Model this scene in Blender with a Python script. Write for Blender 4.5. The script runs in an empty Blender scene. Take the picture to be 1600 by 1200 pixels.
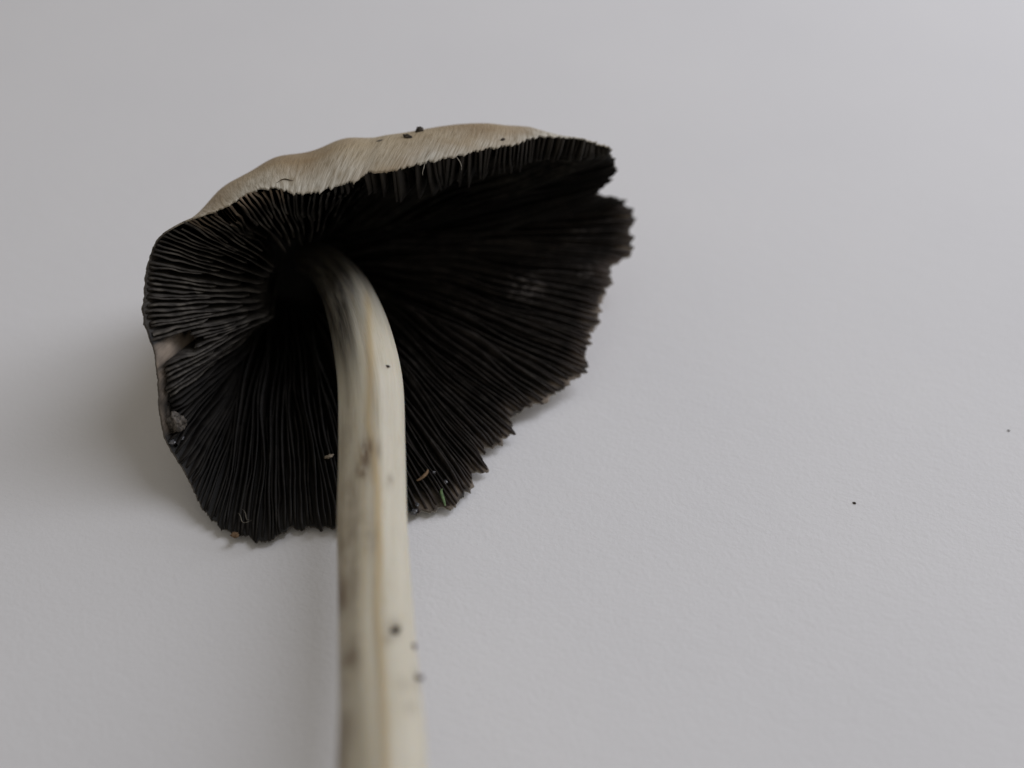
import bpy, math, random
import numpy as np
from mathutils import Vector, noise

MM = 0.001                                   # everything below is laid out in millimetres
scene = bpy.context.scene
col = scene.collection
rng = np.random.default_rng(7)
random.seed(7)

# ------------------------------------------------------------------ camera
PITCH = math.radians(45.0)
FPX = 1716.0                                 # focal length in photo pixels (1600 wide)
CAM_H = 78.1                                 # lens height over the paper, mm
CP, SP = math.cos(PITCH), math.sin(PITCH)
CAM = np.array([0.0, 0.0, CAM_H])
FWD = np.array([0.0, CP, -SP]); UPV = np.array([0.0, SP, CP]); RGT = np.array([1.0, 0.0, 0.0])

cam_d = bpy.data.cameras.new("camera")
cam = bpy.data.objects.new("camera", cam_d); col.objects.link(cam)
cam.location = CAM * MM
cam.rotation_euler = (math.pi / 2 - PITCH, 0, 0)
cam_d.sensor_width = 36.0
cam_d.lens = 36.0 * FPX / 1600.0
cam_d.clip_start = 0.002; cam_d.clip_end = 20.0
cam_d.dof.use_dof = True
cam_d.dof.focus_distance = 0.0985
cam_d.dof.aperture_fstop = 12.5
scene.camera = cam

# ------------------------------------------------------------------ light: one window, dim warm room
world = bpy.data.worlds.new("World"); scene.world = world; world.use_nodes = True
bg = world.node_tree.nodes["Background"]
bg.inputs[0].default_value = (1.0, 0.93, 0.82, 1); bg.inputs[1].default_value = 0.25

def area(name, az, el, dist, size, power, colr, target=(0, 80, 5)):
    ld = bpy.data.lights.new(name, 'AREA'); ld.shape = 'RECTANGLE'
    ld.size = size[0] * MM; ld.size_y = size[1] * MM; ld.energy = power; ld.color = colr
    o = bpy.data.objects.new(name, ld); col.objects.link(o)
    d = Vector((math.cos(az) * math.cos(el), math.sin(az) * math.cos(el), math.sin(el)))
    o.location = (Vector(target) + d * dist) * MM
    o.rotation_euler = d.to_track_quat('Z', 'Y').to_euler()
    return o
area("window_light", math.radians(24), math.radians(35), 480, (170, 740), 2.15, (0.895, 0.915, 1.0), (0, 88, 0))

vs = scene.view_settings
scene.display_settings.display_device = 'sRGB'
vs.view_transform = 'Standard'; vs.look = 'None'; vs.gamma = 1.0; vs.exposure = 0.0
vs.use_curve_mapping = False
scene.render.engine = 'CYCLES'
scene.cycles.max_bounces = 8

# ------------------------------------------------------------------ helpers
def ray(px, py):
    return FWD + RGT * ((px - 800.0) / FPX) - UPV * ((py - 600.0) / FPX)
def at_z(px, py, z):
    r = ray(px, py); return CAM + r * ((z - CAM_H) / r[2])
def at_depth(px, py, d):
    return CAM + ray(px, py) * d
def project(P):
    Q = np.asarray(P) - CAM
    d = Q @ FWD
    return 800 + FPX * (Q @ RGT) / d, 600 - FPX * (Q @ UPV) / d, d
def nrm(v):
    return v / (np.linalg.norm(v, axis=-1, keepdims=True) + 1e-12)
def smoothstep(a, b, x):
    t = np.clip((x - a) / (b - a), 0, 1); return t * t * (3 - 2 * t)
def vnoise(x, y, z=0.0):
    return noise.noise(Vector((x, y, z)))
def grid_faces(nu, ns, closed=True, off=0, flip=False):
    f = []
    for i in range(nu if closed else nu - 1):
        j = (i + 1) % nu
        for k in range(ns - 1):
            q = (off + i * ns + k, off + j * ns + k, off + j * ns + k + 1, off + i * ns + k + 1)
            f.append(q[::-1] if flip else q)
    return f
def make_obj(name, verts, faces, mats, parent=None, smooth=True, mat_idx=None):
    me = bpy.data.meshes.new(name)
    me.from_pydata((np.asarray(verts) * MM).tolist(), [], faces)
    for m in (mats if isinstance(mats, (list, tuple)) else [mats]): me.materials.append(m)
    me.polygons.foreach_set("use_smooth", [smooth] * len(me.polygons))
    if mat_idx is not None: me.polygons.foreach_set("material_index", mat_idx)
    me.update()
    o = bpy.data.objects.new(name, me); col.objects.link(o)
    if parent is not None: o.parent = parent
    return o
def set_uv(me, uv):
    """uv per vertex -> loops"""
    lay = me.uv_layers.new(name="UVMap")
    li = np.empty(len(me.loops), dtype=np.int32); me.loops.foreach_get("vertex_index", li)
    lay.data.foreach_set("uv", np.asarray(uv, dtype=np.float32)[li].ravel())
def set_attr(me, name, vals):
    a = me.attributes.new(name, 'FLOAT', 'POINT'); a.data.foreach_set("value", np.asarray(vals, dtype=np.float32))
def tag(o, label=None, cat=None, group=None, kind=None):
    for k, v in (("label", label), ("category", cat), ("group", group), ("kind", kind)):
        if v: o[k] = v
    return o

# ------------------------------------------------------------------ materials
class NT:
    def __init__(self, name):
        self.m = bpy.data.materials.new(name); self.m.use_nodes = True
        self.t = self.m.node_tree; self.b = self.t.nodes["Principled BSDF"]
    def n(self, typ, **kw):
        nd = self.t.nodes.new(typ)
        for k, v in kw.items():
            if k.startswith("i_"):
                nd.inputs[int(k[2:]) if k[2:].isdigit() else k[2:]].default_value = v
            else: setattr(nd, k, v)
        return nd
    def l(self, a, b): self.t.links.new(a, b)
    def math(self, op, a, b=None, c=None):
        nd = self.n('ShaderNodeMath', operation=op)
        for i, v in enumerate((a, b, c)):
            if v is None: continue
            if isinstance(v, (int, float)): nd.inputs[i].default_value = v
            else: self.l(v, nd.inputs[i])
        return nd.outputs[0]
    def mix(self, fac, a, b, blend='MIX'):
        nd = self.n('ShaderNodeMix', data_type='RGBA', blend_type=blend)
        for sock, v in ((nd.inputs[0], fac), (nd.inputs[6], a), (nd.inputs[7], b)):
            if isinstance(v, (int, float)): sock.default_value = v
            elif isinstance(v, tuple): sock.default_value = (*v, 1) if len(v) == 3 else v
            else: self.l(v, sock)
        return nd.outputs[2]
    def noise(self, vec, scale, detail=3, rough=0.55):
        nd = self.n('ShaderNodeTexNoise'); nd.inputs['Scale'].default_value = scale
        nd.inputs['Detail'].default_value = detail; nd.inputs['Roughness'].default_value = rough
        self.l(vec, nd.inputs['Vector']); return nd.outputs['Fac']
    def ramp(self, fac, *stops):
        nd = self.n('ShaderNodeValToRGB'); e = nd.color_ramp.elements
        while len(e) < len(stops): e.new(0.5)
        for k, (p, c) in enumerate(stops):
            e[k].position = p
            e[k].color = (c, c, c, 1) if isinstance(c, (int, float)) else (*c, 1)
        self.l(fac, nd.inputs[0]); return nd.outputs[0]
    def mapped(self, vec, scale, loc=(0, 0, 0), rot=(0, 0, 0)):
        nd = self.n('ShaderNodeMapping'); nd.inputs['Scale'].default_value = scale
        nd.inputs['Location'].default_value = loc; nd.inputs['Rotation'].default_value = rot
        self.l(vec, nd.inputs['Vector']); return nd.outputs[0]
    def coord(self, which='Object'):
        return self.n('ShaderNodeTexCoord').outputs[which]
    def attr(self, name):
        return self.n('ShaderNodeAttribute', attribute_name=name).outputs['Fac']
    def bump(self, h, strength, dist_mm, prev=None):
        nd = self.n('ShaderNodeBump'); nd.inputs['Strength'].default_value = strength
        nd.inputs['Distance'].default_value = dist_mm * MM
        self.l(h, nd.inputs['Height'])
        if prev is not None: self.l(prev, nd.inputs['Normal'])
        return nd.outputs[0]
    def out(self, color=None, rough=None, normal=None, spec=None):
        for sock, v in (('Base Color', color), ('Roughness', rough), ('Normal', normal), ('Specular IOR Level', spec)):
            if v is None: continue
            if isinstance(v, tuple): self.b.inputs[sock].default_value = (*v, 1)
            elif isinstance(v, (int, float)): self.b.inputs[sock].default_value = v
            else: self.l(v, self.b.inputs[sock])
        return self.m

def mat_paper():
    t = NT("paper_fibres"); oc = t.coord()
    fine = t.noise(t.mapped(oc, (1.0, 1.25, 1), rot=(0, 0, 0.5)), 2100, 4, 0.62)
    felt = t.noise(t.mapped(oc, (0.7, 1.3, 1), rot=(0, 0, 0.9)), 620, 2, 0.5)
    broad = t.noise(oc, 40, 2)
    c = t.mix(t.ramp(broad, (0.3, 0.0), (0.7, 1.0)), (0.768, 0.766, 0.782), (0.788, 0.785, 0.798))
    c = t.mix(t.math('MULTIPLY', t.ramp(fine, (0.62, 0.0), (0.8, 1.0)), 0.10), c, (0.62, 0.61, 0.60))
    nb = t.bump(fine, 0.42, 0.11); nb = t.bump(felt, 0.22, 0.16, nb)
    return t.out(c, 0.85, nb, 0.2)

def mat_skin():
    t = NT("cap_skin"); uv = t.coord('UV'); oc = t.coord()
    s = t.attr("s")
    fib = t.noise(t.mapped(uv, (1, 1, 1)), 1.0, 4, 0.6)
    fine = t.noise(t.mapped(uv, (2.6, 1.6, 1)), 1.0, 3, 0.6)
    blot = t.noise(oc, 95, 4)
    base = t.mix(t.ramp(blot, (0.35, 0.0), (0.65, 1.0)), (0.29, 0.205, 0.115), (0.43, 0.35, 0.235))
    pale = t.mix(t.ramp(fib, (0.35, 0.0), (0.68, 1.0)), (0.34, 0.31, 0.25), (0.66, 0.63, 0.55))
    near = t.math('MULTIPLY', t.ramp(s, (0.84, 0.0), (0.985, 1.0)), t.ramp(t.noise(oc, 110, 4), (0.36, 0.15), (0.60, 1.0)))
    c = t.mix(near, base, pale)
    c = t.mix(t.math('MULTIPLY', t.ramp(fib, (0.30, 1.0), (0.46, 0.0)), 0.45), c, (0.20, 0.15, 0.09))
    c = t.mix(t.math('MULTIPLY', t.ramp(fine, (0.62, 0.0), (0.8, 1.0)), 0.35), c, (0.72, 0.69, 0.62))
    dots = t.n('ShaderNodeTexVoronoi'); dots.inputs['Scale'].default_value = 420; t.l(oc, dots.inputs['Vector'])
    keep = t.noise(oc, 300, 2)
    dm = t.math('MULTIPLY', t.ramp(dots.outputs['Distance'], (0.10, 1.0), (0.17, 0.0)), t.ramp(keep, (0.55, 0.0), (0.60, 1.0)))
    c = t.mix(t.math('MULTIPLY', dm, 0.85), c, (0.03, 0.025, 0.02))
    dk = t.attr("dark")
    c = t.mix(dk, c, t.mix(fib, (0.02, 0.017, 0.014), (0.085, 0.07, 0.055)))
    nb = t.bump(fib, 0.55, 0.25); nb = t.bump(fine, 0.4, 0.10, nb)
    return t.out(c, 0.62, nb, 0.35)

def mat_flesh():
    t = NT("inner_flesh"); oc = t.coord(); uv = t.coord('UV')
    fib = t.noise(uv, 1.0, 4, 0.6)
    tan = t.mix(fib, (0.20, 0.15, 0.11), (0.42, 0.35, 0.28))
    c = t.mix(t.attr("bare"), (0.010, 0.009, 0.008), tan)
    return t.out(c, 0.6, t.bump(fib, 0.5, 0.2), 0.3)

def mat_gill(name, dark, mid, tip, tip_from, edge_amt=0.10, patch=None, tip_low=0.18):
    t = NT(name); uv = t.coord('UV'); oc = t.coord()
    sep = t.n('ShaderNodeSeparateXYZ'); t.l(uv, sep.inputs[0])
    s, e = sep.outputs[0], sep.outputs[1]
    bl = t.noise(oc, 700, 3, 0.6)
    c = t.mix(t.ramp(bl, (0.42, 0.0), (0.72, 1.0)), dark, mid)
    tm = t.math('MULTIPLY', t.ramp(s, (tip_from, 0.0), (1.0, 1.0)), t.ramp(t.noise(oc, 260, 3), (0.30, 0.25), (0.6, 1.0)))
    tm = t.math('MULTIPLY', tm, t.ramp(e, (0.0, 1.0), (0.85, tip_low)))
    c = t.mix(tm, c, tip)
    edge = t.math('MULTIPLY', t.ramp(e, (0.72, 0.0), (1.0, 1.0)), t.ramp(t.noise(oc, 900, 2), (0.5, 0.0), (0.66, 1.0)))
    c = t.mix(t.math('MULTIPLY', edge, edge_amt), c, (0.16, 0.145, 0.125))
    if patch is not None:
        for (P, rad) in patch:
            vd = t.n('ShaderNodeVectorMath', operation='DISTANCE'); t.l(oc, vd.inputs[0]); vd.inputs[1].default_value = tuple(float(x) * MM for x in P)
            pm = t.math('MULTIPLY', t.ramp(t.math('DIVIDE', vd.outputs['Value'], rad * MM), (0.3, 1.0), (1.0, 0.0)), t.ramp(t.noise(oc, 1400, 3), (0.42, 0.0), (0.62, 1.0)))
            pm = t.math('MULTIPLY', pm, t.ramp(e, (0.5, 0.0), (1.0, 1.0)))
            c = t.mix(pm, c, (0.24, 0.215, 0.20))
    r = t.ramp(bl, (0.3, 0.5), (0.7, 0.75))
    return t.out(c, r, t.bump(t.noise(oc, 1500, 3), 0.5, 0.12), 0.18)

def mat_stem():
    t = NT("stem_flesh"); uv = t.coord('UV'); oc = t.coord()
    fib = t.noise(t.mapped(uv, (22, 0.9, 1)), 1.0, 4, 0.55)
    fine = t.noise(t.mapped(uv, (110, 4, 1)), 1.0, 3, 0.6)
    blot = t.noise(oc, 260, 4, 0.65)
    c = t.mix(t.ramp(fib, (0.3, 0.0), (0.7, 1.0)), (0.54, 0.50, 0.395), (0.60, 0.565, 0.465))
    c = t.mix(t.math('MULTIPLY', t.attr("vein"), 0.6), c, (0.50, 0.37, 0.18))
    st = t.math('MULTIPLY', t.attr("stain"), t.ramp(t.math('ADD', t.math('MULTIPLY', blot, 0.6), t.math('MULTIPLY', fine, 0.4)), (0.38, 0.10), (0.56, 1.0)))
    c = t.mix(t.math('MULTIPLY', t.ramp(fine, (0.55, 0.0), (0.70, 1.0)), 0.32), c, (0.36, 0.27, 0.15))
    c = t.mix(t.math('MULTIPLY', t.attr('tan'), t.ramp(blot, (0.3, 0.45), (0.65, 1.0))), c, (0.36, 0.275, 0.165))
    c = t.mix(st, c, (0.12, 0.066, 0.030))
    sp = t.attr("spore")
    spm = t.math('MULTIPLY', sp, t.ramp(t.math('ADD', t.math('MULTIPLY', fib, 0.55), t.math('MULTIPLY', fine, 0.45)), (0.40, 1.0), (0.75, 0.62)))
    c = t.mix(t.math('MINIMUM', spm, 1.0), c, (0.030, 0.026, 0.022))
    nb = t.bump(fib, 0.35, 0.12); nb = t.bump(fine, 0.5, 0.08, nb)
    t.b.inputs['Subsurface Weight'].default_value = 0.6
    t.b.inputs['Subsurface Radius'].default_value = (1.0, 0.7, 0.4)
    t.b.inputs['Subsurface Scale'].default_value = 0.0018
    return t.out(c, 0.48, nb, 0.4)

def mat_crumb(name, a, b, rough=0.8, spec=0.3):
    t = NT(name); oc = t.coord('Object')
    return t.out(t.mix(t.ramp(t.noise(oc, 3000, 3), (0.35, 0.0), (0.65, 1.0)), a, b), rough, t.bump(t.noise(oc, 5000, 2), 0.6, 0.05), spec)

M_PAPER, M_SKIN, M_FLESH, M_STEM = mat_paper(), mat_skin(), mat_flesh(), mat_stem()
M_GILL = mat_gill("gill_black", (0.007, 0.006, 0.0052), (0.017, 0.0148, 0.0128), (0.035, 0.030, 0.026), 0.9, 0.04)
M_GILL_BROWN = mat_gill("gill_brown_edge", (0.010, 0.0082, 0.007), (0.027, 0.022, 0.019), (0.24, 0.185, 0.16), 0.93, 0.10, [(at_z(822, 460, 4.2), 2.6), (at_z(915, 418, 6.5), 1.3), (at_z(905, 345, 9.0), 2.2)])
M_GILL_TAN = mat_gill("gill_tan_end", (0.020, 0.017, 0.014), (0.060, 0.051, 0.042), (0.30, 0.225, 0.155), 0.80, 0.4, None, 0.9)
M_GILL_TOP = mat_gill("gill_under_margin", (0.009, 0.008, 0.007), (0.030, 0.027, 0.022), (0.040, 0.033, 0.026), 0.92, 0.2)
M_GILL_SHEEN = mat_gill("gill_painted_sheen", (0.028, 0.025, 0.022), (0.085, 0.077, 0.068), (0.045, 0.038, 0.032), 0.92, 0.5)  # lighter copy of the black gill: left flap's sheen painted into the colour
M_SOIL = mat_crumb("soil", (0.02, 0.016, 0.012), (0.075, 0.058, 0.04))
M_SOILRED = mat_crumb("soil_reddish", (0.05, 0.03, 0.025), (0.14, 0.09, 0.07))
M_GREEN = mat_crumb("fresh_green", (0.06, 0.11, 0.04), (0.14, 0.21, 0.085), 0.5)
M_TAN = mat_crumb("tan_fragment", (0.12, 0.075, 0.04), (0.24, 0.155, 0.09))
M_PALE = mat_crumb("pale_fleck", (0.22, 0.18, 0.13), (0.38, 0.32, 0.25))
M_GREY = mat_crumb("grey_granules", (0.03, 0.027, 0.024), (0.15, 0.13, 0.11), 0.6)
M_WET = mat_crumb("wet_bead", (0.04, 0.04, 0.045), (0.12, 0.12, 0.13), 0.1, 0.8)
M_HAIR = mat_crumb("pale_fibre", (0.18, 0.16, 0.13), (0.32, 0.29, 0.24), 0.5)
M_DARKHAIR = mat_crumb("brown_fibre", (0.05, 0.035, 0.02), (0.12, 0.08, 0.05), 0.5)

# ------------------------------------------------------------------ the paper
nx = 90
gx = np.linspace(-330, 330, nx); gy = np.linspace(-170, 490, nx)
pv = []
for x in gx:
    for y in gy:
        far = math.hypot(x, y - 75) / 200.0
        pv.append((x, y, -0.02 + 0.9 * max(0.0, far - 0.55) * vnoise(x * 0.009, y * 0.009, 3.1)))
pv = np.array(pv)
bot = pv.copy(); bot[:, 2] -= 0.25
paper = make_obj("paper", np.vstack([pv, bot]), grid_faces(nx, nx, False, 0, False) + grid_faces(nx, nx, False, nx * nx, True), M_PAPER)
tag(paper, "white sheet of paper under the mushroom", kind="structure")

# ------------------------------------------------------------------ the mushroom
mush = bpy.data.objects.new("mushroom", None); col.objects.link(mush)
tag(mush, "ink cap mushroom with torn black gilled cap and pale stem, lying on white paper", "mushroom")

# -- cap: rim read off the photo as (pixel x, pixel y, height over the paper, flare angle, handle)
RIM = [
 (580,822,.3,50,.35),(525,832,.3,50,.35),(490,826,.4,50,.35),(460,826,.4,50,.35),(440,830,.4,50,.35),(432,848,.3,50,.35),
 (412,852,.3,50,.35),(385,836,.4,50,.35),(362,838,.4,50,.35),(340,812,1.0,50,.35),(320,792,1.6,52,.35),(292,742,3.2,55,.35),
 (270,708,4.6,58,.35),(255,690,5.4,60,.35),(245,660,6.8,48,.35),(243,620,8.6,44,.35),(244,580,10.4,42,.36),(241,537,12.0,40,.36),
 (232,522,12.6,40,.36),(225,490,13.8,40,.37),(224,440,15.4,44,.38),(230,400,17.0,54,.40),(245,370,18.3,72,.42),(285,345,19.6,95,.45),
 (345,325,20.5,115,.46),(400,295,21.5,130,.47),(425,290,21.6,133,.48),(470,304,21.4,136,.48),(520,292,21.7,135,.48),(560,280,21.9,134,.46),
 (575,268,22.1,134,.45),(610,265,22.2,132,.44),(680,250,22.2,128,.42),(760,232,22.0,122,.38),(800,225,21.7,112,.35),(840,211,21.2,100,.32),
 (900,214,20.0,88,.30),(940,226,18.4,75,.30),(962,248,16.4,62,.30),(955,276,14.5,50,.30),(930,302,11.5,40,.30),(985,312,9.0,32,.30),
 (992,340,8.0,28,.30),(990,372,7.0,26,.30),(983,402,6.0,25,.30),(950,422,5.6,25,.30),(950,450,5.0,25,.30),(932,500,4.2,25,.30),
 (920,540,3.4,25,.30),(915,572,2.8,25,.30),(880,602,2.2,26,.30),(850,630,1.6,28,.30),(815,646,1.3,30,.30),(800,652,1.3,32,.30),
 (801,678,1.0,32,.30),(780,696,.9,34,.30),(760,700,.8,35,.30),(752,715,.8,36,.30),(762,738,.6,37,.30),(737,742,.6,38,.30),
 (735,766,.5,40,.30),(712,795,.4,42,.32),(690,791,.4,44,.32),(660,801,.3,46,.33),(640,806,.3,48,.34),
]
NU, NS = 1120, 56
APEX = at_z(455, 405, 4.2)
AXIS = nrm(np.array([0.20, -0.75, 0.62]))
ctrl = np.array([np.concatenate([at_z(x, y, z), [ph, lm, x, y]]) for x, y, z, ph, lm in RIM])
ctrl = np.vstack([ctrl, ctrl[:1]])
seg = np.linalg.norm(np.diff(ctrl[:, :3], axis=0), axis=1)
arc = np.concatenate([[0], np.cumsum(seg)]); RIM_LEN = arc[-1]
U = np.arange(NU) / NU * RIM_LEN
rim = np.stack([np.interp(U, arc, ctrl[:, k]) for k in range(ctrl.shape[1])], axis=1)
def csmooth(a, w):
    k = np.hanning(2 * w + 1); k /= k.sum()
    pad = np.concatenate([a[-w:], a, a[:w]], axis=0)
    if a.ndim == 1: return np.convolve(pad, k, 'valid')
    return np.stack([np.convolve(pad[:, i], k, 'valid') for i in range(a.shape[1])], axis=1)
R = rim[:, :3]
round_w = csmooth(((rim[:, 5] < 560) & (rim[:, 6] > 300) & (rim[:, 6] < 850)).astype(float), 10)[:, None]
R = R * (1 - round_w) + csmooth(R, 14) * round_w
Rs = csmooth(R, 26)
PHI = np.radians(csmooth(rim[:, 3], 30)); LAM = csmooth(rim[:, 4], 30)
def u_of_pixel(px, py):
    X, Y, _ = project(R); return int(np.argmin((X - px) ** 2 + (Y - py) ** 2))
rel = Rs - APEX
radial = nrm(rel - (rel @ AXIS)[:, None] * AXIS)
L = np.linalg.norm(rel, axis=1)[:, None]
tr = nrm(np.cos(PHI)[:, None] * radial + np.sin(PHI)[:, None] * AXIS)
P1 = APEX + radial * L * 0.42
LIFT_Y = csmooth(np.interp(rim[:, 5], [405, 425, 470, 520, 560, 600, 640, 700, 760, 800, 840, 880, 930], [-2.5, -1.0, 5.0, 5.2, 4.8, 5.6, 6.6, 7.2, 6.8, 6.2, 5.0, 2.8, 0.2])
                 * (rim[:, 6] < 300) * (rim[:, 2] > 15), 20)
P2 = Rs - tr * L * LAM[:, None] + LIFT_Y[:, None] * UPV
S = np.linspace(0, 1, NS)
S = 1 - (1 - S) ** 1.25                        # denser towards the rim
def cap_surface():
    b = S[None, :, None]
    P = (1 - b) ** 3 * APEX + 3 * (1 - b) ** 2 * b * P1[:, None] + 3 * (1 - b) * b * b * P2[:, None] + b ** 3 * Rs[:, None]
    P = P + (R - Rs)[:, None] * (b ** 5)
    calm = csmooth(((rim[:, 6] < 360) & (rim[:, 2] > 15)).astype(float), 30)
    # folds and dents in the thin cap
    for i in range(NU):
        a = i / NU
        for k in range(NS):
            s_ = S[k]
            w = s_ * (1 - 0.55 * s_)
            c, sn = math.cos(2 * math.pi * a), math.sin(2 * math.pi * a)
            d = 1.3 * vnoise(c * 3.2, sn * 3.2, s_ * 1.2 + 4) + 0.5 * vnoise(c * 9, sn * 9, s_ * 1.5 + 9)
            P[i, k] += radial[i] * (d * w * (0.8 - 0.58 * calm[i]))
    zmin = 0.06
    z = P[..., 2] - zmin
    P[..., 2] = zmin + np.where(z > 3, z, np.log1p(np.exp(np.clip(z, -20, 3) / 0.5)) * 0.5) 
    return P
OUT = cap_surface()
def normals(P):
    du = np.roll(P, -6, axis=0) - np.roll(P, 6, axis=0)
    ds = np.gradient(P, axis=1)
    n = np.cross(du, ds)
    n[:, 0] = AXIS
    n = nrm(n)
    # turn them into the cup
    focus = APEX + AXIS * 9
    sgn = np.sign(np.median(np.einsum('ijk,ijk->ij', n, focus - P)))
    n = n * sgn
    n[:, 0] = AXIS
    n = np.stack([csmooth(n[:, k], 10) for k in range(NS)], axis=1)
    return nrm(n)
NRM = normals(OUT)
# frayed edge: skin teeth of the thin margin
GILL_STEP = RIM_LEN / 290
topmask = csmooth(((rim[:, 6] < 300) & (rim[:, 2] > 15)).astype(float), 10)
ragged = csmooth(((rim[:, 5] > 830) | ((rim[:, 5] > 560) & (rim[:, 6] > 600)) | (rim[:, 6] > 780)).astype(float), 12)
fray = np.array([0.24 * vnoise(u * 5.5, 0.3) + 0.40 * vnoise(u * 1.9, 7.7) for u in U])
fray *= 0.35 + 0.65 * csmooth((rim[:, 5] > 300).astype(float), 12)
fray += topmask * np.array([0.45 * max(0.0, vnoise(u * 4.2, 6.1)) + 0.3 * max(0.0, vnoise(u * 8.5, 8.1)) for u in U])
fray += csmooth((rim[:, 5] > 880).astype(float), 8) * np.array([0.5 * vnoise(u * 1.1, 1.3) + 0.35 * vnoise(u * 4.6, 2.3) for u in U])
fray += 0.7 * ragged * np.array([0.22 * abs(math.sin(math.pi * u / GILL_STEP)) * (0.5 + vnoise(u * 0.8, 9.3)) + 0.75 * vnoise(u * 0.55, 3.3) + 0.4 * vnoise(u * 1.7, 4.3) + 0.16 * vnoise(u * 3.7, 5.3) for u in U])
edge_dir = nrm(OUT[:, -1] - OUT[:, -4])
for k in range(NS - 5, NS):
    OUT[:, k] += edge_dir * (fray * ((k - NS + 6) / 5.0) ** 2)[:, None]
OUT[..., 2] = np.maximum(OUT[..., 2], 0.03)
THK = 0.16 + 1.0 * (1 - S) ** 1.2
INN = OUT + NRM * THK[None, :, None]

# where gills stop short of the margin and bare flesh shows
i_top0, i_top1 = u_of_pixel(300, 340), u_of_pixel(950, 232)
i_tear0, i_tear1 = u_of_pixel(244, 578), u_of_pixel(241, 540)
i_l0, i_l1 = u_of_pixel(250, 685), u_of_pixel(244, 580)
i_lm0, i_lm1 = u_of_pixel(232, 520), u_of_pixel(262, 358)
i_br0, i_br1 = u_of_pixel(985, 313), u_of_pixel(650, 803)
i_tan0, i_tan1 = u_of_pixel(285, 345), u_of_pixel(440, 292)
s_end = np.full(NU, 1.0)
for i in range(NU):
    if i_br0 <= i <= i_br1: s_end[i] = 1.0
    elif i_tear0 <= i <= i_tear1: s_end[i] = 0.74 + 0.12 * vnoise(i * 0.35, 2.2)
    elif i_l0 <= i <= i_l1: s_end[i] = 0.955
    elif i_lm0 <= i <= i_lm1: s_end[i] = 0.985
bare = np.zeros((NU, NS))
ii = np.arange(NU)
tm = ((ii >= i_tear0 + 1) & (ii <= i_tear1 - 1)).astype(float)
tear_n = np.array([[vnoise(i * 0.09, k * 0.30, 6.0) for k in range(NS)] for i in range(NU)])
bare = np.maximum(bare, csmooth(tm, 2)[:, None] * smoothstep(0.72, 0.84, S[None] + 0.14 * tear_n) * (0.6 + 0.7 * tear_n))
lm = ((ii >= i_l0) & (ii <= i_l1)).astype(float)
bare = np.maximum(bare, (0.28 + 0.5 * tear_n) * csmooth(lm, 6)[:, None] * smoothstep(0.945, 0.965, S)[None])
brm = ((ii >= i_br0) & (ii <= i_br1)).astype(float)
bare = np.maximum(bare, np.clip(0.30 + 0.7 * tear_n, 0, 1) * csmooth(brm, 6)[:, None] * smoothstep(0.93, 0.97, S)[None])
lm2 = ((ii >= i_lm0) & (ii <= i_lm1)).astype(float)
bare = np.maximum(bare, 0.08 * csmooth(lm2, 6)[:, None] * smoothstep(0.955, 0.97, S)[None])
dark = np.zeros((NU, NS))
topw = csmooth(((ii > u_of_pixel(268, 350)) & (ii < u_of_pixel(952, 238))).astype(float), 14)
dark = np.clip(np.maximum(dark, (1 - topw)[:, None] * smoothstep(0.80, 0.97, S)[None] * (0.9 - 0.45 * csmooth(brm, 10)[:, None])), 0, 1)

# skin + flesh + the thin margin as one mesh
n1 = NU * NS
V = np.vstack([OUT.reshape(-1, 3), INN.reshape(-1, 3)])
F = grid_faces(NU, NS, True, 0, False)
F2 = grid_faces(NU, NS, True, n1, True)
F3 = [(i * NS + NS - 1, ((i + 1) % NU) * NS + NS - 1, n1 + ((i + 1) % NU) * NS + NS - 1, n1 + i * NS + NS - 1) for i in range(NU)]
cap = make_obj("cap", V, F + F2 + F3, [M_SKIN, M_FLESH], mush, True, [0] * len(F) + [1] * len(F2) + [0] * len(F3))
sheared = U[:, None] + 3.0 * S[None] * 1.0
uvs = np.stack([np.broadcast_to(sheared * 3.2, (NU, NS)), np.broadcast_to(S[None] * 14.0, (NU, NS))], axis=-1).reshape(-1, 2)
set_uv(cap.data, np.vstack([uvs, uvs]))
sv = np.broadcast_to(S[None], (NU, NS)).ravel()
set_attr(cap.data, "s", np.concatenate([sv, sv]))
set_attr(cap.data, "bare", np.concatenate([bare.ravel(), bare.ravel()]))
set_attr(cap.data, "dark", np.concatenate([dark.ravel(), dark.ravel()]))
tag(cap, "black gilled cap with grey-brown fibrous skin and ragged edge")

def surf(field, ui, s_):
    """bilinear sample of a (NU, NS, 3) field at fractional column ui and parameter s"""
    k = np.interp(s_, S, np.arange(NS)); k0 = min(int(k), NS - 2); fk = k - k0
    i0 = int(math.floor(ui)); fi = ui - i0; i1 = (i0 + 1) % NU; i0 %= NU
    a = field[i0, k0] * (1 - fk) + field[i0, k0 + 1] * fk
    b = field[i1, k0] * (1 - fk) + field[i1, k0 + 1] * fk
    return a * (1 - fi) + b * fi

# -- gills, each one a blade of its own
NG = 290
rim_keep = np.full(NU, 0.26)
rim_keep[i_top0:i_top1] = 1.0
rim_keep[i_l0:i_lm0] = 0.5
rim_keep[i_lm0:i_top0] = 0.9
rim_keep = csmooth(rim_keep, 45)
leftw = csmooth(((rim[:, 5] < 500) & (rim[:, 6] < 530)).astype(float), 40)
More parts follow.
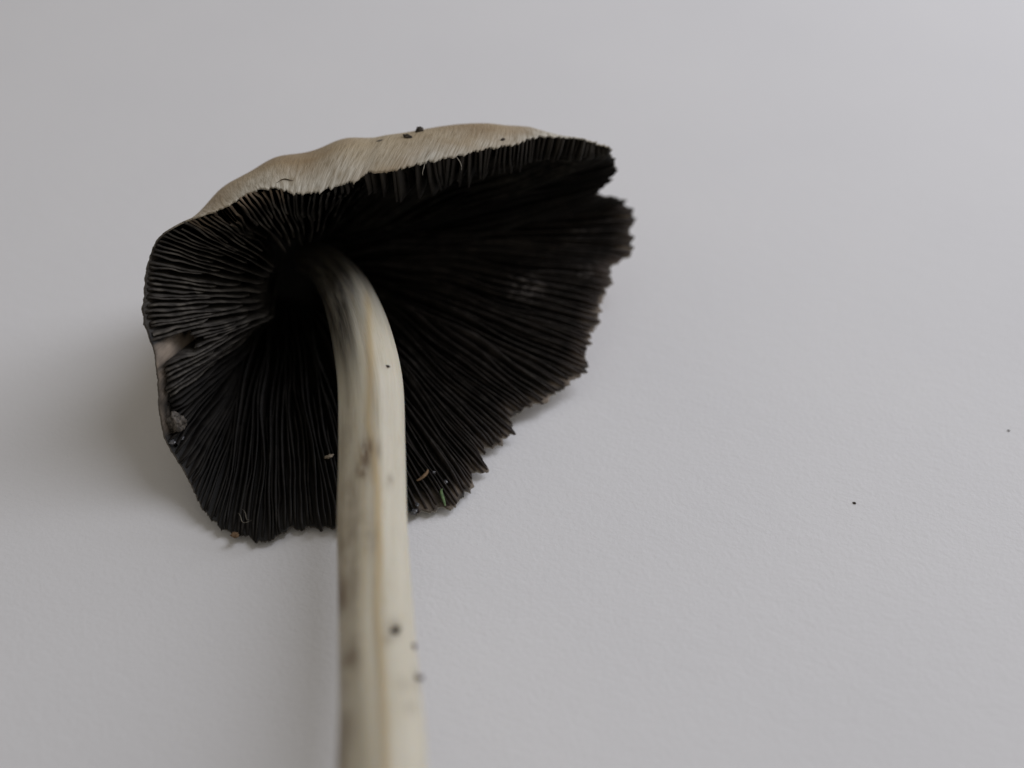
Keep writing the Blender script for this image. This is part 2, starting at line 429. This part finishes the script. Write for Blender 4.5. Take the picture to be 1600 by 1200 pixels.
# towards the hollow round the stem the deep gills of the near flap end on a ring: their free edges run from rim to ring
RIMX, RIMY, _ = project(R)
ddx, ddy = RIMX - 490, RIMY - 465; dl = np.hypot(ddx, ddy)
RING = np.array([at_depth(490 + 64 * a / l, 465 + 76 * b / l, 106.5) for a, b, l in zip(ddx, ddy, dl)])
fan = np.zeros(NU)
for i in range(NU):
    x, y = RIMX[i], RIMY[i]
    if y < 320 and x > 330: fan[i] = 1 - float(smoothstep(470, 640, x))
    elif x < 345 and y < 700: fan[i] = 1 - float(smoothstep(560, 690, y))
fan = csmooth(fan, 10)
deep = np.interp(rim[:, 5], [225, 250, 300, 430, 600, 760, 880, 960], [2.2, 2.8, 4.0, 4.5, 4.2, 3.4, 2.2, 1.5])
i_left0, i_left1 = u_of_pixel(242, 640), u_of_pixel(330, 330)
lengths = (0.10, 0.46, 0.26, 0.58)
for g in range(NG):
    uc = (g + 0.5 + 0.55 * (rng.random() - 0.5)) * NU / NG
    i = int(uc) % NU
    s1 = s_end[i] + rng.uniform(-0.012, 0.008)
    s0 = min(lengths[g % 4] + rng.uniform(-0.03, 0.05), s1 - 0.12)
    if i_tear0 <= i <= i_tear1: s0 = min(s0, 0.4)
    m = 18
    ss = np.linspace(s0, s1, m)
    H = {0: 2.3, 1: 1.75, 2: 2.05, 3: 1.55}[g % 4] * rng.uniform(0.85, 1.15)
    gj = rng.random()
    verts, uv = [], []
    for j, s_ in enumerate(ss):
        q = j / (m - 1)
        base = surf(INN, uc, s_); n = nrm(surf(NRM, uc, s_))
        side = nrm(surf(OUT, uc + 1.5, s_) - surf(OUT, uc - 1.5, s_))
        h = H * min(1.0, (q / 0.16) ** 0.7 if q < 0.16 else 1.0)
        kr = rim_keep[i]
        h0 = h; hh = H + (deep[i] * (0.85 + 0.3 * gj) - H) * float(smoothstep(0.62 - 0.42 * leftw[i], 0.92 - 0.25 * leftw[i], s_)) * float(smoothstep(0.3, 0.8, kr)); h = h0 * hh / H
        h *= kr + (1 - kr) * float(1 - smoothstep(0.45, 1.0, s_)) if s_ > 0.45 else 1.0
        if q > 0.88: h *= 1 - (1 - kr) * 1.1 * (1 - math.sqrt(max(0.0, 1 - ((q - 0.88) / 0.12) ** 2)))
        h += 0.07 * vnoise(g * 1.7, q * 9)
        lean = 1.2 * vnoise(uc * 0.055, s_ * 3.5, 2) + 0.36 * vnoise(g * 3.1, q * 4.0, 5)
        wob = 0.20 * vnoise(g * 2.3, q * 6.0, 8) * s_
        spacing = np.linalg.norm(surf(OUT, uc + 2, s_) - surf(OUT, uc - 2, s_)) * (NU / NG) / 4.0
        tk = min(0.28, 0.52 * spacing + 0.02)
        b = base - n * 0.12 + side * wob
        hl = min(h, 1.9) + 0.25 * max(0.0, h - 1.9)
        e = base + n * h + side * (wob + lean * hl * 0.5)
        mid = base + n * h * 0.55 + side * (wob + lean * hl * 0.2 + 0.09 * max(0.0, h - 1.5) * vnoise(g * 5.1, q * 3.0, 3))
        wf = fan[i] * float(smoothstep(0.0, 0.14, q))
        if wf > 0:
            tt = min(1.0, (1 - s_) / 0.85)
            pf = R[i] * (1 - tt) + RING[i] * tt + nrm(CAM - R[i]) * (0.9 * math.sin(math.pi * tt ** 0.7) + 0.12 * vnoise(g * 1.9, q * 5.0, 7))
            pf = pf + side * (wob + 0.22 * lean)
            e = e * (1 - wf) + pf * wf
            mid = mid * (1 - wf) + (base * 0.4 + e * 0.6) * wf
        for c_, w in ((b, tk), (mid, tk * 0.8)):
            verts += [c_ - side * w * 0.5, c_ + side * w * 0.5]
        verts += [e - side * tk * 0.3, e + side * tk * 0.3]
        uv += [(s_, 0), (s_, 0), (s_, 0.55), (s_, 0.55), (s_, 1), (s_, 1)]
    faces = []
    for j in range(m - 1):
        a, b2 = j * 6, (j + 1) * 6
        faces += [(a, a + 2, b2 + 2, b2), (a + 2, a + 4, b2 + 4, b2 + 2), (a + 4, a + 5, b2 + 5, b2 + 4), (a + 5, a + 3, b2 + 3, b2 + 5), (a + 3, a + 1, b2 + 1, b2 + 3)]
    faces += [(0, 1, 3, 5, 4, 2), tuple((m - 1) * 6 + x for x in (0, 2, 4, 5, 3, 1))]
    verts = np.array(verts); verts[:, 2] = np.maximum(verts[:, 2], 0.05)
    mt = M_GILL
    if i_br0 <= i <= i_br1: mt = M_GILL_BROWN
    elif i_tan0 <= i <= i_tan1: mt = M_GILL_TAN
    elif i_left0 <= i <= i_tan1: mt = M_GILL_SHEEN
    elif i_tan1 < i <= i_top1: mt = M_GILL_TOP
    o = make_obj("gill", verts, faces, mt, cap)
    set_uv(o.data, uv)

# -- stem
STEM = [  # pixel x, pixel y, depth, radius
 (455,398,121,1.6),(476,401,118.5,1.75),(500,410,115.5,1.95),(529,438,110.5,2.3),(553,485,104.5,2.58),(569,540,99.5,2.74),(579,600,96,2.80),
 (582,700,93.2,2.80),(582,830,88,2.80),(588,1000,79.8,2.81),(597,1200,70.5,2.85)]
sp = [at_depth(x, y, d) for x, y, d, r in STEM]; sr = [r for *_, r in STEM]
x0 = sp[-1][0]
for yy, zz, rr in ((24, 9.9, 2.9), (15, 7.6, 3.0), (5, 5.2, 3.3), (-5, 4.0, 3.7), (-12, 3.75, 3.7), (-14.5, 3.7, 3.2), (-15.7, 3.7, 2.0), (-16, 3.7, 0.3)):
    sp.append(np.array([x0 + (33 - yy) * 0.03, yy, zz])); sr.append(rr)
sp = np.array(sp); sr = np.array(sr)
def catmull(P, n):
    P = np.asarray(P, float)
    if P.ndim == 1: P = P[:, None]
    t = np.concatenate([[0], np.cumsum(np.linalg.norm(np.diff(sp, axis=0), axis=1))])
    m_ = np.gradient(P, t, axis=0)
    T = np.linspace(0, t[-1], n); o = []
    for x in T:
        k = min(np.searchsorted(t, x, 'right') - 1, len(t) - 2); h = t[k + 1] - t[k]; f = (x - t[k]) / h
        o.append((2*f**3-3*f**2+1)*P[k] + (f**3-2*f**2+f)*h*m_[k] + (-2*f**3+3*f**2)*P[k+1] + (f**3-f**2)*h*m_[k+1])
    return np.array(o), T
NV, NA = 420, 96
SC, ST = catmull(sp, NV); SR = np.maximum(catmull(sr, NV)[0][:, 0], 0.1)
tang = nrm(np.gradient(SC, axis=0))
front = nrm((CAM - SC) - np.einsum('ij,ij->i', CAM - SC, tang)[:, None] * tang)   # the side the photo shows
side = np.cross(tang, front)
if side[NV // 2][0] < 0: side = -side
_, SPY, _ = project(SC)
SPX = project(SC)[0]
ang = np.linspace(0, 2 * math.pi, NA, endpoint=False)
sv_, suv, vein, stain, spore, tan_ = [], [], [], [], [], []
# stains seen on the stem: (pixel x, pixel y, width, height, strength)
SPOTS = [(571,712,9,26,.9),(566,742,7,10,1.0),(578,700,5,14,.8),(560,735,8,22,.6),(590,705,4,14,.45),(609,750,5,8,.45),(548,770,12,26,.5),(604,760,6,8,.3),
         (535,935,9,40,.8),(545,925,18,34,.4),(548,1025,14,26,.75),(536,860,8,30,.5),(550,830,20,30,.4),(576,840,12,26,.45),(540,1140,12,60,.6),(530,1180,10,50,.6),
         (534,1060,8,60,.5),(617,983,9,12,.7),(606,1000,8,8,.45),(642,1105,9,9,.4),(655,1058,8,16,.6),(628,1070,12,10,.25),(538,690,6,40,.35),(545,650,9,50,.3),(553,900,10,40,.35)]
vl_y = [480, 520, 600, 680, 800, 900, 1000, 1100, 1200, 1500]; vl_x = [572, 576, 579, 576, 590, 592, 589, 597, 603, 610]
for k in range(NV):
    for a in ang:
        ca, sa = math.cos(a), math.sin(a)
        v01 = ST[k]
        dr = 0.06 * vnoise(ca * 2.2, sa * 2.2, v01 * 0.06) + 0.018 * vnoise(ca * 6, sa * 6, v01 * 0.05 + 9)
        vx = np.interp(SPY[k], vl_y, vl_x)
        p0 = SC[k] + (front[k] * ca + side[k] * sa) * SR[k]
        px, py, _ = project(p0)
        fr = max(0.0, ca)
        ve = math.exp(-((px - vx) / 6.5) ** 2) * (1 if ca > 0.2 else 0) * smoothstep(470, 520, SPY[k])
        ve2 = math.exp(-((px - vx + 22) / 4.0) ** 2) * (0.35 if ca > 0.2 else 0) * smoothstep(620, 760, SPY[k])
        sv_.append(SC[k] + (front[k] * ca + side[k] * sa) * SR[k] * (1 + dr + 0.018 * ve))
        suv.append((a / (2 * math.pi), v01 / 10.0))
        vein.append(min(1.0, float(ve + ve2)))
        q = 0.0
        if ca > -0.15:
            for (cx, cy, w, h, st) in SPOTS:
                d2 = ((px - cx) / w) ** 2 + ((py - cy) / h) ** 2
                if d2 < 6: q = max(q, st * math.exp(-d2 * 0.8))
        tan_.append(0.30 * max(0.0, 0.25 - sa) ** 1.2 * float(smoothstep(640, 800, SPY[k])))
        stain.append(q)
        edge_y = 605 - 45 * sa + 60 * vnoise(ca * 2.5, sa * 2.5, 1.5)
        s2 = float(1 - smoothstep(edge_y - 120, edge_y + 15, SPY[k]))
        spore.append(s2)
sf = []
for k in range(NV - 1):
    for a in range(NA):
        b = (a + 1) % NA
        sf.append((k * NA + a, k * NA + b, (k + 1) * NA + b, (k + 1) * NA + a))
sf += [tuple(range(NA))[::-1], tuple((NV - 1) * NA + a for a in range(NA))]
sv_ = np.array(sv_); sv_[:, 2] = np.maximum(sv_[:, 2], 0.02)
stem = make_obj("stem", sv_, sf, M_STEM, mush)
set_uv(stem.data, suv)
set_attr(stem.data, "vein", vein); set_attr(stem.data, "stain", stain); set_attr(stem.data, "tan", tan_); set_attr(stem.data, "spore", spore)
tag(stem, "cream stem with a yellowish lengthwise vein, blackened at its upper end")

# ------------------------------------------------------------------ bits of dirt lying on the mushroom and the paper
def find(points, px, py):
    P = points.reshape(-1, 3); X, Y, D = project(P)
    e = np.hypot(X - px, Y - py)
    near = np.where(e < max(e.min() + 2.5, 3.0))[0]
    return P[near[np.argmin(D[near])]]
import bmesh
def crumb(name, label, cat, P, size, mat, seed, stretch=(1, 1, 1), group=None, lift=0.35, rough=0.45, sub=3):
    bm = bmesh.new(); bmesh.ops.create_icosphere(bm, subdivisions=sub, radius=1.0)
    for v in bm.verts:
        c = v.co
        f = 1 + rough * vnoise(c.x * 1.6 + seed, c.y * 1.6, c.z * 1.6) + rough * 0.6 * vnoise(c.x * 4 + seed, c.y * 4, c.z * 4)
        v.co = Vector((c.x * f * stretch[0], c.y * f * stretch[1], c.z * f * stretch[2])) * (size * MM)
    me = bpy.data.meshes.new(name); bm.to_mesh(me); bm.free(); me.materials.append(mat)
    me.polygons.foreach_set("use_smooth", [True] * len(me.polygons))
    o = bpy.data.objects.new(name, me); col.objects.link(o)
    o.location = (np.asarray(P) + nrm(CAM - P) * size * lift * 0.6 + np.array([0, 0, size * lift * 0.6])) * MM
    o.rotation_euler = (0, 0, seed * 1.3)
    return tag(o, label, cat, group)
def strand(name, label, cat, pts, r, mat, taper=True, flat=1.0, group=None):
    pts = np.array(pts); n = 28
    t = np.linspace(0, 1, len(pts)); T = np.linspace(0, 1, n)
    deg = min(3, len(pts) - 1)
    C = np.stack([np.polyval(np.polyfit(t, pts[:, k], deg), T) for k in range(3)], axis=1)
    tg = nrm(np.gradient(C, axis=0)); f1 = nrm(np.cross(tg, np.array([0.13, 0.2, 1.0]))); f2 = np.cross(tg, f1)
    V, F = [], []
    for k in range(n):
        rr = r * (0.25 + 0.75 * math.sin(math.pi * min(1, max(0.02, T[k])))) if taper else r
        for a in range(6):
            V.append(C[k] + (f1[k] * math.cos(a * math.pi / 3) + f2[k] * math.sin(a * math.pi / 3) * flat) * rr)
    for k in range(n - 1):
        for a in range(6): F.append((k * 6 + a, k * 6 + (a + 1) % 6, (k + 1) * 6 + (a + 1) % 6, (k + 1) * 6 + a))
    F += [tuple(range(6))[::-1], tuple((n - 1) * 6 + a for a in range(6))]
    return tag(make_obj(name, V, F, mat), label, cat, group)

GT = INN + NRM * (0.3 + 1.9 * (1 - smoothstep(0.45, 1.0, S)) * smoothstep(0.1, 0.25, S))[None, :, None]     # about the gill edges
stem_pts = sv_
crumb("soil_crumb", "dark soil crumb standing up on the skyline of the cap's pale skin", "soil crumb", find(OUT, 656, 203), 0.40, M_SOIL, 1, (1.2, .8, .9), lift=0.2)
crumb("soil_crumb", "flat dark soil crumb on the cap skin beside the upright crumb", "soil crumb", find(OUT, 638, 212), 0.36, M_SOIL, 2, (1.5, .7, .6), lift=0.1)
crumb("soil_crumb", "tiny dark crumb on the cap skin near the frayed dark corner", "soil crumb", find(OUT, 788, 217), 0.20, M_SOIL, 3, (1.3, .8, .6), lift=0.1)
crumb("soil_crumb", "dark soil crumb on the pale half of the stem, largest on the stem", "soil crumb", find(stem_pts, 617, 984), 0.34, M_SOIL, 4, (.7, 1.5, .6), lift=0.0)
crumb("soil_crumb", "reddish crumb on the side of the stem, the higher of two", "soil crumb", find(stem_pts, 648, 1010), 0.20, M_SOILRED, 5, (1, 1.2, .8), lift=0.1)
crumb("soil_crumb", "reddish crumb on the side of the stem, the lower longer one", "soil crumb", find(stem_pts, 652, 1058), 0.23, M_SOILRED, 6, (.7, 1.9, .8), lift=0.1)
crumb("soil_crumb", "tiny black speck on the clean cream part of the stem under the cap", "soil crumb", find(stem_pts, 607, 574), 0.15, M_SOIL, 7, (1.6, .8, .6), lift=0.0)
crumb("soil_crumb", "minute black speck alone on white paper, beside the curved stem", "soil crumb", at_z(1335, 786, 0.0), 0.12, M_SOIL, 8, (1, 1.2, .7), lift=0.1)
crumb("soil_crumb", "minute black speck on white paper farthest from the stem", "soil crumb", at_z(1576, 673, 0.0), 0.10, M_SOIL, 9, (1.2, 1, .6), lift=0.1)
crumb("skin_flake", "pale oval flake lying on the black gills beside the stem", "flake", find(GT, 517, 714), 0.27, M_PALE, 10, (1.5, .7, .5))
crumb("soil_granule_clump", "round grey granular clump stuck at the torn cap edge", "soil clump", find(GT, 276, 664), 1.05, M_GREY, 11, (.8, .8, 1), rough=0.35, sub=4, lift=0.0)
crumb("grain", "golden grain caught at the lowest edge of the black gills", "grain", find(GT, 368, 838), 0.30, M_TAN, 12, (1.2, .8, .7))
for q, (x, y, r, lb) in enumerate([(648, 797, .32, "glossy wet bead at the gill edge touching the stem"), (655, 785, .22, "small wet bead just above the glossy bead by the stem"),
                                   (678, 737, .20, "wet bead beside the tan curled fragment"), (700, 752, .22, "wet bead above the green fragment"),
                                   (272, 690, .28, "wet bead under the round grey clump, wider one"), (287, 688, .22, "wet bead under the round grey clump, smaller one")]):
    crumb("water_bead", lb, "water bead", find(GT, x, y), r * 0.8, M_WET, 20 + q, (1.3, 1, .6), rough=0.5, lift=0.3)
def on(points, pix, lift=0.25):
    return [find(points, x, y) + nrm(CAM - find(points, x, y)) * lift for x, y in pix]
strand("grass_fragment", "bright green grass fragment on the gills at the cap edge", "grass fragment", on(GT, [(690, 762), (688, 770), (691, 779), (694, 788)], .35), 0.16, M_GREEN, flat=0.4)
strand("bark_fragment", "curled tan fragment on the wet gills beside the stem", "plant fragment", on(GT, [(664, 728), (664, 738), (657, 743), (654, 751)], .3), 0.18, M_TAN, flat=0.7)
strand("fibre", "pale thin hair looped over the black gills, longer one", "fibre", on(GT, [(368, 798), (374, 806), (380, 814), (390, 813)], .4), 0.028, M_HAIR)
strand("fibre", "pale thin hair crossing the looped hair on the gills", "fibre", on(GT, [(376, 796), (380, 800), (382, 808), (386, 812)], .4), 0.025, M_HAIR)
strand("fibre", "brown curved hair on the cap skin near its turned edge", "fibre", on(OUT, [(432, 283), (440, 279), (448, 278), (456, 279)], .12), 0.05, M_DARKHAIR)

for pix in ([(659, 253), (663, 258), (661, 266), (661, 274)], [(713, 244), (716, 249), (720, 256), (721, 266)]):
    P0 = find(OUT[:, -3:], *pix[0]); d0 = float((P0 - CAM) @ FWD)
    th = strand("skin_thread", None, None, [at_depth(x, y, d0 - 0.1 * k) for k, (x, y) in enumerate(pix)], 0.04, M_HAIR)
    th.parent = cap
